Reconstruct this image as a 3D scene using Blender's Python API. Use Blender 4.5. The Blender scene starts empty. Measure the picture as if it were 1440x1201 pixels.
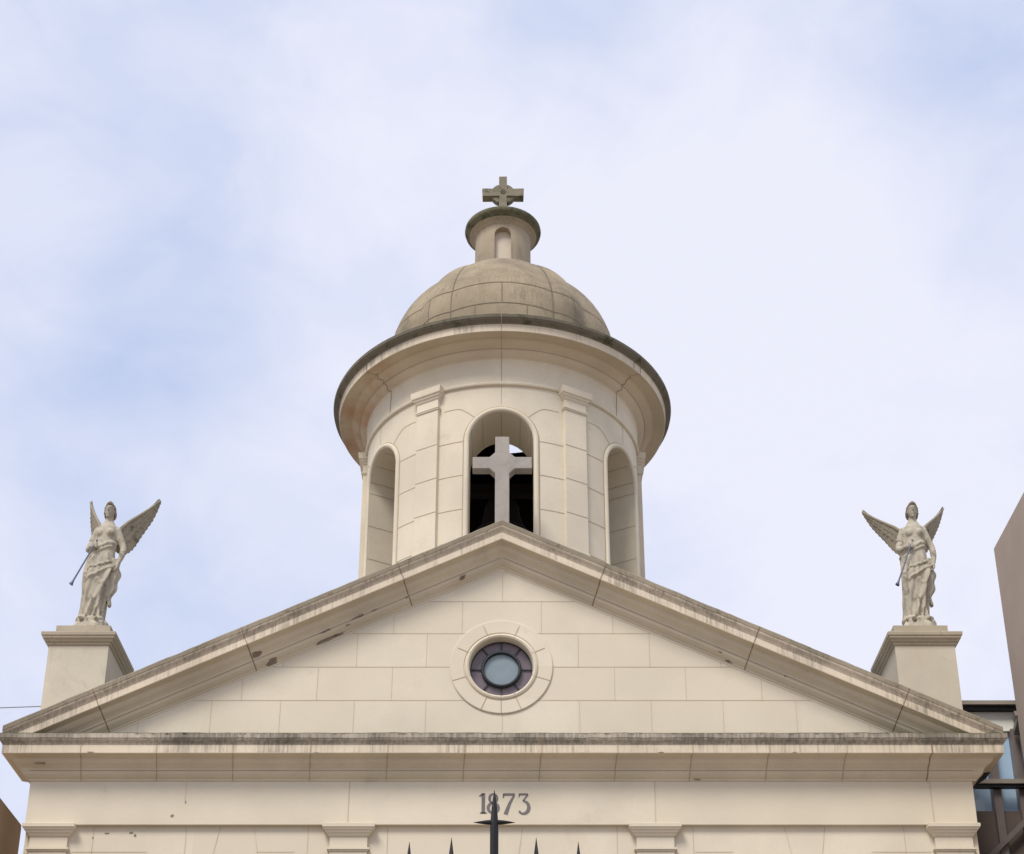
import bpy, bmesh, math, random
from mathutils import Vector, Matrix, noise
R = math.radians
random.seed(7)
S = bpy.context.scene
COL = S.collection

# ------------------------------------------------------------------ camera, sky, sun, exposure
cam_d = bpy.data.cameras.new('camera')
cam = bpy.data.objects.new('camera', cam_d); COL.objects.link(cam)
cam.location = (0.128, -18.6, 1.6)
cam.rotation_euler = (R(90 + 25), 0, 0)
cam_d.sensor_fit = 'HORIZONTAL'; cam_d.sensor_width = 36
cam_d.lens = 36 * 2331 / 1440
cam_d.shift_y = (960 - 600.5) / 1440
cam_d.clip_start = 0.1; cam_d.clip_end = 3000
S.camera = cam

SUN_EL, SUN_AZ = R(52), R(-28)          # azimuth measured from the direction the church faces (-Y), towards -X
sun_dir = Vector((math.sin(SUN_AZ) * math.cos(SUN_EL), -math.cos(SUN_AZ) * math.cos(SUN_EL), math.sin(SUN_EL)))
ld = bpy.data.lights.new('sun', 'SUN'); ld.energy = 2.7; ld.angle = R(20); ld.color = (1.0, 0.945, 0.85)
sun = bpy.data.objects.new('sun', ld); COL.objects.link(sun)
sun.rotation_euler = (-sun_dir).to_track_quat('-Z', 'Y').to_euler(); sun.location = (-8, -20, 40)

W = bpy.data.worlds.new('World'); S.world = W; W.use_nodes = True
wn = W.node_tree.nodes; wl = W.node_tree.links; wn.clear()
def wnode(t, **k):
    n = wn.new(t)
    for a, b in k.items(): setattr(n, a, b)
    return n
out = wnode('ShaderNodeOutputWorld'); bg = wnode('ShaderNodeBackground'); bg.inputs['Strength'].default_value = 0.1
sky = wnode('ShaderNodeTexSky'); sky.sky_type = 'NISHITA'; sky.sun_disc = False
sky.sun_elevation = SUN_EL; sky.sun_rotation = math.atan2(sun_dir.x, sun_dir.y)
sky.air_density = 1.0; sky.dust_density = 1.5; sky.ozone_density = 1.0
tc = wnode('ShaderNodeTexCoord')
mp = wnode('ShaderNodeMapping'); mp.inputs['Scale'].default_value = (1.0, 1.0, 1.5); mp.inputs['Location'].default_value = (3.1, 1.7, 0.4)
wl.new(tc.outputs['Generated'], mp.inputs['Vector'])
n1 = wnode('ShaderNodeTexNoise'); n1.inputs['Scale'].default_value = 4.2; n1.inputs['Detail'].default_value = 7; n1.inputs['Roughness'].default_value = 0.52; n1.inputs['Distortion'].default_value = 0.9
wl.new(mp.outputs['Vector'], n1.inputs['Vector'])
n2 = wnode('ShaderNodeTexNoise'); n2.inputs['Scale'].default_value = 13; n2.inputs['Detail'].default_value = 6; n2.inputs['Roughness'].default_value = 0.58; n2.inputs['Distortion'].default_value = 1.2
wl.new(mp.outputs['Vector'], n2.inputs['Vector'])
def wmath(op, a, b, clamp=False):
    m = wnode('ShaderNodeMath', operation=op, use_clamp=clamp)
    for i, v in enumerate((a, b)):
        if isinstance(v, (int, float)): m.inputs[i].default_value = v
        else: wl.new(v, m.inputs[i])
    return m.outputs[0]
def spot(d, a0, a1, amp):               # a soft patch of thinner or thicker cloud in a direction of the sky
    dp = wnode('ShaderNodeVectorMath', operation='DOT_PRODUCT'); wl.new(tc.outputs['Generated'], dp.inputs[0]); dp.inputs[1].default_value = d
    mr = wnode('ShaderNodeMapRange', interpolation_type='SMOOTHSTEP')
    mr.inputs['From Min'].default_value = math.cos(R(a1)); mr.inputs['From Max'].default_value = math.cos(R(a0))
    mr.inputs['To Min'].default_value = 0; mr.inputs['To Max'].default_value = amp
    wl.new(dp.outputs['Value'], mr.inputs['Value'])
    return mr.outputs['Result']
thick = wmath('MULTIPLY', wmath('SUBTRACT', n1.outputs['Fac'], 0.5), 1.25)
thick = wmath('ADD', wmath('ADD', thick, 0.67), wmath('MULTIPLY', wmath('SUBTRACT', n2.outputs['Fac'], 0.5), 0.5))
for d, a0, a1, amp in (((-0.167, 0.694, 0.70), 0, 7, -0.16), ((0.071, 0.681, 0.729), 0, 6, -0.24), ((-0.186, 0.786, 0.59), 0, 5, -0.22),
                       ((0.267, 0.699, 0.663), 0, 8, -0.26), ((-0.246, 0.799, 0.549), 0, 4.5, -0.14), ((0.115, 0.76, 0.64), 0, 9, 0.34),
                       ((0.219, 0.811, 0.542), 0, 12, 0.34), ((-0.064, 0.692, 0.719), 0, 5, 0.12), ((-0.041, 0.764, 0.644), 0, 6, 0.10)):
    thick = wmath('ADD', thick, spot(d, a0, a1, amp))
thick = wmath('MAXIMUM', wmath('MINIMUM', thick, 1.0), 0.0)
ramp = wnode('ShaderNodeValToRGB'); wl.new(thick, ramp.inputs['Fac'])
ramp.color_ramp.elements[0].position = 0.1; ramp.color_ramp.elements[0].color = (0.565, 0.655, 0.90, 1)
ramp.color_ramp.elements[1].position = 1.0; ramp.color_ramp.elements[1].color = (0.90, 0.91, 1.03, 1)
e = ramp.color_ramp.elements.new(0.6); e.color = (0.765, 0.81, 0.99, 1)
gain = wnode('ShaderNodeVectorMath', operation='SCALE'); wl.new(ramp.outputs['Color'], gain.inputs[0]); gain.inputs['Scale'].default_value = 9.3
mixw = wnode('ShaderNodeMix', data_type='RGBA'); mixw.inputs['Factor'].default_value = 0.9
wl.new(sky.outputs['Color'], mixw.inputs['A']); wl.new(gain.outputs['Vector'], mixw.inputs['B'])
wl.new(mixw.outputs['Result'], bg.inputs['Color']); wl.new(bg.outputs['Background'], out.inputs['Surface'])

S.view_settings.view_transform = 'Standard'; S.view_settings.look = 'None'
S.view_settings.exposure = 0.14; S.view_settings.gamma = 1.0
S.cycles.max_bounces = 8; S.cycles.diffuse_bounces = 5

# ------------------------------------------------------------------ materials
def new_mat(name):
    m = bpy.data.materials.new(name); m.use_nodes = True
    return m, m.node_tree.nodes, m.node_tree.links, m.node_tree.nodes['Principled BSDF']
def mathn(N, L, op, a, b=0.0, clamp=False):
    m = N.new('ShaderNodeMath'); m.operation = op; m.use_clamp = clamp
    for i, v in enumerate((a, b)):
        if isinstance(v, (int, float)): m.inputs[i].default_value = v
        else: L.new(v, m.inputs[i])
    return m.outputs[0]
def noise_n(N, L, vec, scale, detail=4, rough=0.55, dist=0.0, stretch=None):
    if stretch:
        mp = N.new('ShaderNodeMapping'); mp.inputs['Scale'].default_value = stretch; L.new(vec, mp.inputs['Vector']); vec = mp.outputs['Vector']
    n = N.new('ShaderNodeTexNoise'); n.inputs['Scale'].default_value = scale; n.inputs['Detail'].default_value = detail
    n.inputs['Roughness'].default_value = rough; n.inputs['Distortion'].default_value = dist
    L.new(vec, n.inputs['Vector']); return n.outputs['Fac']
def rng(N, L, v, a, b, c=0.0, d=1.0):
    m = N.new('ShaderNodeMapRange'); m.interpolation_type = 'SMOOTHSTEP'
    for k, x in zip(('From Min', 'From Max', 'To Min', 'To Max'), (a, b, c, d)): m.inputs[k].default_value = x
    L.new(v, m.inputs['Value']); return m.outputs['Result']
def mixc(N, L, fac, a, b):
    m = N.new('ShaderNodeMix'); m.data_type = 'RGBA'
    if isinstance(fac, (int, float)): m.inputs['Factor'].default_value = fac
    else: L.new(fac, m.inputs['Factor'])
    for k, v in (('A', a), ('B', b)):
        if isinstance(v, tuple): m.inputs[k].default_value = (*v, 1)
        else: L.new(v, m.inputs[k])
    return m.outputs['Result']
GRIME = (0.15, 0.132, 0.105); MOSS = (0.055, 0.062, 0.025)
def stone(name, base, var=0.10, stain=0.0, streak=0.0, speck=0.0, moss=0.0, rough=0.85, bump=0.12, warm=(1.0, 0.95, 0.86), blocks=None, mottle=0.0, red_left=0.0):
    """Rendered, painted stonework: mottled paint, rain streaks (stretched down), specks and lichen, all in object metres."""
    m, N, L, P = new_mat(name)
    tcn = N.new('ShaderNodeTexCoord'); v = tcn.outputs['Object']
    c = mixc(N, L, rng(N, L, noise_n(N, L, v, 0.9, 5), 0.3, 0.7), tuple(x * (1 - var) for x in base), tuple(min(1, x * (1 + var * 0.6)) for x in base))
    c = mixc(N, L, rng(N, L, noise_n(N, L, v, 2.6, 6, 0.65), 0.5, 0.8, 0, 0.45), c, tuple(x * y * 0.88 for x, y in zip(base, warm)))
    c = mixc(N, L, rng(N, L, noise_n(N, L, v, 34, 4, 0.7), 0.42, 0.72, 0, 0.16), c, tuple(x * 0.72 for x in base))
    if blocks:                               # each course block of its own slight tone: (x of a joint, z of a bed, width, height)
        sp = N.new('ShaderNodeSeparateXYZ'); L.new(v, sp.inputs[0]); cb_ = N.new('ShaderNodeCombineXYZ')
        L.new(mathn(N, L, 'ADD', sp.outputs['X'], 40 * blocks[2] - blocks[0]), cb_.inputs['X']); L.new(mathn(N, L, 'ADD', sp.outputs['Z'], 41 * blocks[3] - blocks[1]), cb_.inputs['Y'])
        br = N.new('ShaderNodeTexBrick'); L.new(cb_.outputs[0], br.inputs['Vector']); br.inputs['Scale'].default_value = 1; br.inputs['Mortar Size'].default_value = 0
        br.inputs['Brick Width'].default_value = blocks[2]; br.inputs['Row Height'].default_value = blocks[3]; br.offset = 0.5
        br.inputs['Color1'].default_value = (1, 1, 1, 1); br.inputs['Color2'].default_value = (0, 0, 0, 1)
        c = mixc(N, L, mathn(N, L, 'MULTIPLY', br.outputs['Color'], 0.75), c, (base[0] * 0.905, base[1] * 0.895, base[2] * 0.875))
    if stain:
        s = rng(N, L, noise_n(N, L, v, 1.5, 6, 0.68, 0.4), 0.66 - 0.42 * stain, 0.9 - 0.30 * stain)
        c = mixc(N, L, mathn(N, L, 'MULTIPLY', s, 0.42 + 0.3 * stain), c, tuple(x * 0.36 for x in base))
    if mottle:                               # lichen and soot in small irregular patches
        s = rng(N, L, noise_n(N, L, v, 7.5, 7, 0.72, 0.6), 0.50, 0.66)
        c = mixc(N, L, mathn(N, L, 'MULTIPLY', s, mottle), c, (0.16, 0.135, 0.095))
    if red_left:                                 # a reddish tint in noise patches, stronger towards the left of the tower
        sp = N.new('ShaderNodeSeparateXYZ'); L.new(v, sp.inputs[0])
        s = mathn(N, L, 'MULTIPLY', rng(N, L, sp.outputs['X'], -1.1, -2.2), rng(N, L, noise_n(N, L, v, 1.6, 5, 0.6), 0.30, 0.62))
        c = mixc(N, L, mathn(N, L, 'MULTIPLY', s, red_left), c, (0.43, 0.23, 0.13))
    if streak:
        s1 = noise_n(N, L, v, 1.0, 6, 0.75, 0.0, (26, 26, 1.3))
        s2 = noise_n(N, L, v, 1.0, 4, 0.6, 0.0, (1.1, 1.1, 0.9))
        s = rng(N, L, mathn(N, L, 'ADD', mathn(N, L, 'MULTIPLY', s1, 0.5), mathn(N, L, 'MULTIPLY', s2, 0.5)), 0.60 - 0.24 * streak, 0.78 - 0.18 * streak)
        c = mixc(N, L, mathn(N, L, 'MULTIPLY', s, min(0.93, 0.55 + 0.4 * streak)), c, GRIME)
    if moss:
        s = rng(N, L, noise_n(N, L, v, 5.0, 6, 0.7), 0.66 - 0.4 * moss, 0.84 - 0.4 * moss)
        c = mixc(N, L, mathn(N, L, 'MULTIPLY', s, 0.85), c, MOSS)
    if speck:
        s = rng(N, L, noise_n(N, L, v, 13.0, 5, 0.75), 0.66, 0.72)
        c = mixc(N, L, mathn(N, L, 'MULTIPLY', s, speck), c, (0.12, 0.10, 0.09))
    L.new(c, P.inputs['Base Color']); P.inputs['Roughness'].default_value = rough
    P.inputs['Specular IOR Level'].default_value = 0.25
    b = N.new('ShaderNodeBump'); b.inputs['Strength'].default_value = bump; b.inputs['Distance'].default_value = 0.01
    L.new(noise_n(N, L, v, 30, 6, 0.7), b.inputs['Height']); L.new(b.outputs['Normal'], P.inputs['Normal'])
    return m
def plain(name, col, rough=0.6, metal=0.0, var=0.15, scale=6.0, spec=0.4):
    m, N, L, P = new_mat(name)
    v = N.new('ShaderNodeTexCoord').outputs['Object']
    c = mixc(N, L, noise_n(N, L, v, scale, 5, 0.65), tuple(x * (1 - var) for x in col), tuple(x * (1 + var) for x in col))
    L.new(c, P.inputs['Base Color']); P.inputs['Roughness'].default_value = rough; P.inputs['Metallic'].default_value = metal
    P.inputs['Specular IOR Level'].default_value = spec
    return m
CREAM = (0.68, 0.612, 0.49)
M_wall = stone('cream_render', CREAM, 0.10, stain=0.15, blocks=(0.006, 9.584, 0.915, 0.456))
M_frieze = stone('cream_render_frieze', CREAM, 0.10, stain=0.12, blocks=(-1.83, 8.42, 3.67, 0.9))
M_corn = stone('cornice_render', (0.60, 0.525, 0.405), 0.12, stain=0.22)
M_fascia = stone('cornice_fascia', (0.66, 0.57, 0.445), 0.12, stain=0.22, streak=0.55)
M_sooty = stone('sooty_moulding', (0.50, 0.44, 0.36), 0.15, stain=0.3, streak=0.90, bump=0.3)
M_rsooty = stone('raking_moulding', (0.54, 0.46, 0.36), 0.15, stain=0.35, streak=0.66, bump=0.3)
M_redge = stone('roof_edge', (0.30, 0.255, 0.19), 0.25, stain=0.35, streak=0.5, moss=0.28, bump=0.4)
M_moss = stone('mossy_edge', (0.19, 0.165, 0.115), 0.25, stain=0.3, moss=0.75, bump=0.4)
M_drum = stone('drum_render', (0.66, 0.59, 0.465), 0.10, stain=0.16, streak=0.03)
M_tsooty = stone('tower_rim', (0.19, 0.165, 0.125), 0.2, stain=0.35, streak=0.75, moss=0.35, bump=0.4)
M_soff = stone('tower_soffit', (0.60, 0.51, 0.38), 0.10, stain=0.16, red_left=0.75)
M_djoint_shade = plain('dome_joint_shade', (0.19, 0.155, 0.11), 0.95, var=0.4, scale=4)
M_dome = stone('dome_render', (0.335, 0.275, 0.19), 0.2, stain=0.55, streak=0.38, mottle=0.35, bump=0.25)
M_lant = stone('lantern_render', (0.37, 0.305, 0.22), 0.16, stain=0.35, streak=0.5, bump=0.25)
M_niche = stone('niche_back', (0.60, 0.52, 0.42), 0.06, stain=0.05)
M_lrim = stone('lantern_rim', (0.155, 0.145, 0.095), 0.25, stain=0.3, moss=0.55, bump=0.4)
M_fcross = stone('finial_cross_stone', (0.25, 0.22, 0.16), 0.25, stain=0.4, moss=0.45, bump=0.5)
M_gcross = stone('grey_stone', (0.38, 0.345, 0.31), 0.16, stain=0.36, streak=0.3, mottle=0.22)
M_ped = stone('pedestal_render', (0.57, 0.515, 0.41), 0.12, stain=0.25, streak=0.28)
M_pcap = stone('pedestal_cap', (0.44, 0.38, 0.285), 0.15, stain=0.32, streak=0.40, bump=0.25)
M_stat = stone('weathered_marble', (0.50, 0.45, 0.36), 0.2, stain=0.55, mottle=0.75, speck=0.3, moss=0.22, bump=0.4)
M_wing = stone('weathered_wing', (0.33, 0.285, 0.215), 0.18, stain=0.45, moss=0.22, bump=0.4)
M_hair = stone('weathered_hair', (0.29, 0.25, 0.185), 0.18, stain=0.42, moss=0.25, bump=0.5)
M_joint = plain('joint_line', (0.40, 0.32, 0.22), 0.95, var=0.35, scale=3)
M_faint = plain('faint_joint_line', (0.52, 0.435, 0.32), 0.95, var=0.30, scale=2)
M_crack = plain('open_joint', (0.25, 0.19, 0.135), 0.95, var=0.4, scale=5)
M_chip = plain('broken_render', (0.23, 0.18, 0.145), 0.95, var=0.5, scale=18)
M_dark = plain('belfry_shade', (0.018, 0.015, 0.013), 0.9, var=0.4, scale=4, spec=0.1)  # near-black colour paints in the shade inside the tower and dome
M_bell = plain('bell_bronze', (0.018, 0.015, 0.013), 0.65, 0.3, 0.3)
M_num = plain('numeral_paint', (0.155, 0.14, 0.145), 0.7, var=0.25, scale=20)
M_lead = plain('window_iron', (0.020, 0.024, 0.028), 0.5, var=0.3)
M_mauve = plain('mauve_glass', (0.165, 0.135, 0.155), 0.22, var=0.18, scale=9, spec=0.3)
M_blue = plain('pale_blue_glass', (0.215, 0.265, 0.295), 0.25, var=0.16, scale=11, spec=0.4)
M_iron = plain('black_iron', (0.007, 0.006, 0.007), 0.5, 0.0, 0.3, spec=0.35)
M_trump = plain('blue_grey_metal', (0.12, 0.13, 0.19), 0.5, 0.5, 0.2)
M_brown = stone('brown_panel', (0.41, 0.335, 0.28), 0.08, stain=0.10, streak=0.08)
M_brown2 = stone('brown_wall', (0.36, 0.25, 0.16), 0.08, stain=0.10)
M_panel = plain('dark_brown_panel', (0.13, 0.10, 0.085), 0.6)
M_frame = plain('brown_metal_frame', (0.21, 0.175, 0.16), 0.45, 0.2, 0.2)
M_beam = plain('grey_beam', (0.33, 0.29, 0.24), 0.5, 0.2, 0.15)
M_spand = plain('white_spandrel', (0.84, 0.85, 0.78), 0.35, var=0.08, scale=2)
M_bglass = plain('annex_glass', (0.52, 0.72, 0.95), 0.12, 0.2, var=0.10, scale=1.5, spec=1.0)
M_roof = plain('roof_zinc', (0.20, 0.19, 0.18), 0.6, var=0.2)
M_pave = plain('pale_paving', (0.29, 0.25, 0.20), 0.9, var=0.15, scale=1.5)
M_cable = plain('cable_grey', (0.22, 0.23, 0.23), 0.6)

# ------------------------------------------------------------------ mesh building
class MB:
    def __init__(s): s.v = []; s.f = []; s.m = []
    def add(s, vs, fs, mat=0):
        o = len(s.v); s.v += [tuple(p) for p in vs]
        for f in fs: s.f.append([o + i for i in f]); s.m.append(mat)
    def box(s, x0, x1, y0, y1, z0, z1, mat=0):
        s.add([(x0, y0, z0), (x1, y0, z0), (x1, y1, z0), (x0, y1, z0), (x0, y0, z1), (x1, y0, z1), (x1, y1, z1), (x0, y1, z1)],
              [(0, 3, 2, 1), (4, 5, 6, 7), (0, 1, 5, 4), (1, 2, 6, 5), (2, 3, 7, 6), (3, 0, 4, 7)], mat)
    def prism(s, pts, d, mat=0):         # closed loop of 3-D points pushed along d
        n = len(pts); d = Vector(d); a = [Vector(p) for p in pts]
        s.add(a + [p + d for p in a], [tuple(range(n))[::-1], tuple(range(n, 2 * n))] + [(i, (i + 1) % n, n + (i + 1) % n, n + i) for i in range(n)], mat)
    def lathe(s, prof, n=96, c=(0, 0), mats=None, rf=None, closed=False):
        k = len(prof); vs = []
        for i in range(n):
            t = 2 * math.pi * i / n
            for r, z in prof:
                q = r * (rf(t, z) if rf else 1)
                vs.append((c[0] + q * math.sin(t), c[1] - q * math.cos(t), z))
        o = len(s.v); s.v += vs
        segs = k if closed else k - 1
        for i in range(n):
            j = (i + 1) % n
            for a in range(segs):
                b = (a + 1) % k
                s.f.append([o + i * k + a, o + j * k + a, o + j * k + b, o + i * k + b]); s.m.append(mats[a] if mats else 0)
    def tube(s, path, rad, n=10, mat=0, caps=True):
        path = [Vector(p) for p in path]; k = len(path)
        if isinstance(rad, (int, float)): rad = [rad] * k
        up = Vector((0.13, 0.31, 0.94)).normalized(); vs = []
        for i, p in enumerate(path):
            t = (path[min(i + 1, k - 1)] - path[max(i - 1, 0)]).normalized()
            if abs(t.dot(up)) > 0.97: up = Vector((0.94, 0.31, 0.13)).normalized()
            a = t.cross(up).normalized(); b = a.cross(t)
            r = rad[i] if isinstance(rad[i], tuple) else (rad[i], rad[i])
            for j in range(n):
                w = 2 * math.pi * j / n; vs.append(p + a * math.cos(w) * r[0] + b * math.sin(w) * r[1])
        fs = [(i * n + j, i * n + (j + 1) % n, (i + 1) * n + (j + 1) % n, (i + 1) * n + j) for i in range(k - 1) for j in range(n)]
        if caps: fs += [tuple(range(n))[::-1], tuple(range((k - 1) * n, k * n))]
        s.add(vs, fs, mat)
    def ball(s, c, r, n=14, m=10, mat=0, rot=None):
        if isinstance(r, (int, float)): r = (r, r, r)
        vs = []
        for i in range(m + 1):
            ph = -math.pi / 2 + math.pi * max(0.02, min(0.98, i / m))
            for j in range(n):
                w = 2 * math.pi * j / n
                p = Vector((r[0] * math.cos(ph) * math.cos(w), r[1] * math.cos(ph) * math.sin(w), r[2] * math.sin(ph)))
                if rot: p = rot @ p
                vs.append(Vector(c) + p)
        s.add(vs, [(i * n + j, i * n + (j + 1) % n, (i + 1) * n + (j + 1) % n, (i + 1) * n + j) for i in range(m) for j in range(n)]
              + [tuple(range(n))[::-1], tuple(range(m * n, m * n + n))], mat)
    def rib(s, pts, w, nrm, mat=1, lift=0.003):   # an incised joint line: narrow strip following a surface
        pts = [Vector(p) for p in pts]; k = len(pts); vs = []
        for i, p in enumerate(pts):
            t = (pts[min(i + 1, k - 1)] - pts[max(i - 1, 0)]).normalized()
            n = Vector(nrm[i] if isinstance(nrm, list) else nrm).normalized()
            sd = t.cross(n).normalized() * w / 2
            vs += [p + n * lift - sd, p + n * lift + sd]
        s.add(vs, [(2 * i, 2 * i + 1, 2 * i + 3, 2 * i + 2) for i in range(k - 1)], mat)
    def build(s, name, mats, parent=None, smooth=None, recalc=True):
        me = bpy.data.meshes.new(name); me.from_pydata(s.v, [], s.f)
        for m in (mats if isinstance(mats, (list, tuple)) else [mats]): me.materials.append(m)
        me.polygons.foreach_set('material_index', s.m); me.update()
        if recalc:
            bm = bmesh.new(); bm.from_mesh(me); bmesh.ops.recalc_face_normals(bm, faces=bm.faces); bm.to_mesh(me); bm.free()
        if smooth is not None: shade(me, smooth)
        o = bpy.data.objects.new(name, me); COL.objects.link(o)
        if parent: o.parent = parent
        return o
def shade(me, ang):
    me.polygons.foreach_set('use_smooth', [True] * len(me.polygons)); me.set_sharp_from_angle(angle=R(ang)); me.update()
def tag(o, label=None, cat=None, group=None, kind=None):
    for k, v in (('label', label), ('category', cat), ('group', group), ('kind', kind)):
        if v: o[k] = v
    return o
def empty(name, loc, rz=0):
    o = bpy.data.objects.new(name, None); COL.objects.link(o); o.location = loc; o.rotation_euler = (0, 0, rz); o.empty_display_size = 0.3
    return o
def bake(o):                              # freeze an object's modifiers into its mesh
    dg = bpy.context.evaluated_depsgraph_get(); me = bpy.data.meshes.new_from_object(o.evaluated_get(dg))
    o.modifiers.clear(); old = o.data; o.data = me; bpy.data.meshes.remove(old); return o
def cut(o, cutter):
    m = o.modifiers.new('cut', 'BOOLEAN'); m.operation = 'DIFFERENCE'; m.solver = 'EXACT'; m.object = cutter
    bpy.context.view_layer.update(); bake(o)
    me = cutter.data; bpy.data.objects.remove(cutter); bpy.data.meshes.remove(me); return o
def arc(cx, cz, r, a0, a1, n):
    return [(cx + r * math.cos(a0 + (a1 - a0) * i / n), cz + r * math.sin(a0 + (a1 - a0) * i / n)) for i in range(n + 1)]

# ------------------------------------------------------------------ ground
g = MB(); g.add([(-400, -400, 0), (400, -400, 0), (400, 400, 0), (-400, 400, 0)], [(0, 1, 2, 3)])
tag(g.build('pavement', M_pave), 'pale stone paving in front of the church', None, None, 'structure')

# ------------------------------------------------------------------ the church
HW = 5.672                                # half width of the front
church = tag(empty('church', (0, 0, 0)), 'cream classical church front with pediment, round window and domed bell tower', 'church')

# front wall: frieze above, ashlar wall set back below it
w = MB()
w.box(-HW, HW, 0, 1.15, 8.41, 9.50)
w.box(-HW + 0.004, HW - 0.004, 0.062, 1.146, 0, 8.41)
for x in (-1.83, 1.84): w.rib([(x, 0, 8.43), (x + 0.005, 0, 8.955)], 0.011, (0, -1, 0))
w.rib([(-3.79, 0, 8.70), (-3.785, 0, 8.95)], 0.008, (0, -1, 0)); w.rib([(5.16, 0, 8.42), (5.155, 0, 8.96)], 0.014, (0, -1, 0))
jl = lambda a, b, ww=0.008: w.rib([(a[0], 0.062, a[1]), (b[0], 0.062, b[1])], ww, (0, -1, 0))
for x in (-4.856, -3.754, -2.30, -1.353, 1.38, 2.285, 4.80): jl((x, 7.2), (x, 8.40))
for a, b in ((-3.351, -3.50), (-0.127, -0.09), (0.255, 0.15), (3.378, 3.53), (3.861, 3.74), (-2.95, -2.80)): jl((a, 8.40), (b, 7.6))
for a, b in ((-5.1, -4.2), (-2.9, -2.45), (2.3, 2.75), (4.4, 5.1)): jl((a, 8.085), (b, 8.085))
for x0, x1 in ((-5.1, 5.1),):
    for z in (7.3, 6.5, 5.7, 4.9, 4.1, 3.3, 2.5, 1.7, 0.9): jl((x0, z), (x1, z))
# weathered patches where the paint has come off
def patch(mb, c, r, ax, ay, nrm, mat, seed, lift=0.004, n=9):
    rr = random.Random(seed); ax = Vector(ax); ay = Vector(ay); pts = []
    for i in range(n):
        t = 2 * math.pi * i / n; k = rr.uniform(0.45, 1.2)
        pts.append(Vector(c) + ax * math.cos(t) * r[0] * k + ay * math.sin(t) * r[1] * k + Vector(nrm) * lift)
    mb.add(pts, [tuple(range(n))], mat)
for i, (x, z, a, b, y) in enumerate(((-3.93, 8.52, .022, .024, 0), (-3.78, 8.69, .010, .020, 0), (-4.70, 8.32, .028, .012, .062), (-4.86, 8.26, .015, .015, .062), (-4.41, 8.33, .035, .015, .062), (-4.36, 8.29, .015, .02, .062))):
    patch(w, (x, y, z), (a, b), (1, 0, 0), (0, 0, 1), (0, -1, 0), 2, i)
w.build('wall', [M_frieze, M_faint, M_chip], church)

# pilasters under the frieze
def pilaster(xc, half=0.222):
    p = MB(); p.box(xc - half, xc + half, 0.012, 0.20, 0.0, 8.178); p.box(xc - half - .05, xc + half + .05, -0.03, 0.2, 0.0, 0.45)
    for z in (6.5, 5.0, 3.5, 2.0): p.rib([(xc - half, 0.012, z), (xc + half, 0.012, z)], 0.008, (0, -1, 0))
    po = p.build('pilaster', [M_wall, M_joint], church)
    c = MB()
    h = half
    for x, y, z0, z1 in ((.012, -.002, 8.178, 8.196), (.030, -.018, 8.196, 8.218)): c.box(xc - h - x, xc + h + x, y, .19, z0 - 0.10 + 0.0, z1 - 0.10)   # astragal
    c.box(xc - h - .002, xc + h + .002, .010, .19, 8.118, 8.262)                                     # necking
    steps = [(.012, 8.262), (.022, 8.275), (.030, 8.292), (.048, 8.306), (.052, 8.322), (.070, 8.335), (.076, 8.352), (.088, 8.36), (.090, 8.400), (.075, 8.409)]
    for (o0, z0), (o1, z1) in zip(steps[:-1], steps[1:]):
        vs = []
        for o, z in ((o0, z0), (o1, z1)): vs += [(xc - h - o, .010 - o, z), (xc + h + o, .010 - o, z), (xc + h + o, .185, z), (xc - h - o, .185, z)]
        c.add(vs, [(0, 1, 5, 4), (1, 2, 6, 5), (3, 0, 4, 7), (0, 3, 2, 1), (4, 5, 6, 7)])
    c.build('capital', [M_frieze], po)
for xc in (-5.372, -1.812, 1.829, 5.372): pilaster(xc)

# horizontal cornice (o = how far it stands out from the frieze, z = height)
PROF = [(-.04, 8.962), (.012, 8.962), (.022, 8.985), (.045, 9.000), (.075, 9.030), (.088, 9.062), (.094, 9.068), (.100, 9.090), (.128, 9.112), (.165, 9.135), (.190, 9.162), (.196, 9.186), (.212, 9.192), (.292, 9.205), (.297, 9.205),
        (.300, 9.212), (.300, 9.312), (.304, 9.318), (.312, 9.334), (.335, 9.362), (.340, 9.372), (.340, 9.380), (.349, 9.386), (.352, 9.440), (.346, 9.450), (-.04, 9.462)]
def prof_mat(i, n):
    return 0 if i < 15 else 1 if i < 16 else 2 if i < 23 else 3
YB = 0.62
c = MB(); k = len(PROF)
rows = []
for o, z in PROF: rows.append([(-HW - o, YB, z), (-HW - o, -o, z), (HW + .035 + o, -o, z), (HW + .035 + o, .30, z)])
def wob(x, i, top):                        # hand-run mouldings are never quite straight
    q = .0014 * noise.noise((x * 1.3, i * .2, 3.1)) + (.0055 * noise.noise((x * 4.5, i * .35, 9.7)) + .004 * noise.noise((x * 17, i * .3, 1.7)) if top else .0010 * noise.noise((x * 6, 2.0, i)))
    return q
NW = 220
for a in range(k - 1):
    for j in (0, 2): c.add([rows[a][j], rows[a][j + 1], rows[a + 1][j + 1], rows[a + 1][j]], [(0, 1, 2, 3)], prof_mat(a, k))
    vs = []
    for i in range(NW + 1):
        for q in (a, a + 1):
            p0, p1 = rows[q][1], rows[q][2]; x = p0[0] + (p1[0] - p0[0]) * i / NW; en_ = 0 if i in (0, NW) else 1
            vs.append((x, p0[1] - en_ * .5 * wob(x + 5, q, q > 20), p0[2] + en_ * wob(x, q, q > 20)))
    c.add(vs, [(2 * i, 2 * i + 2, 2 * i + 3, 2 * i + 1) for i in range(NW)], prof_mat(a, k))
for j in (0, 3): c.add([r[j] for r in rows], [tuple(range(k))], 0)
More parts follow.
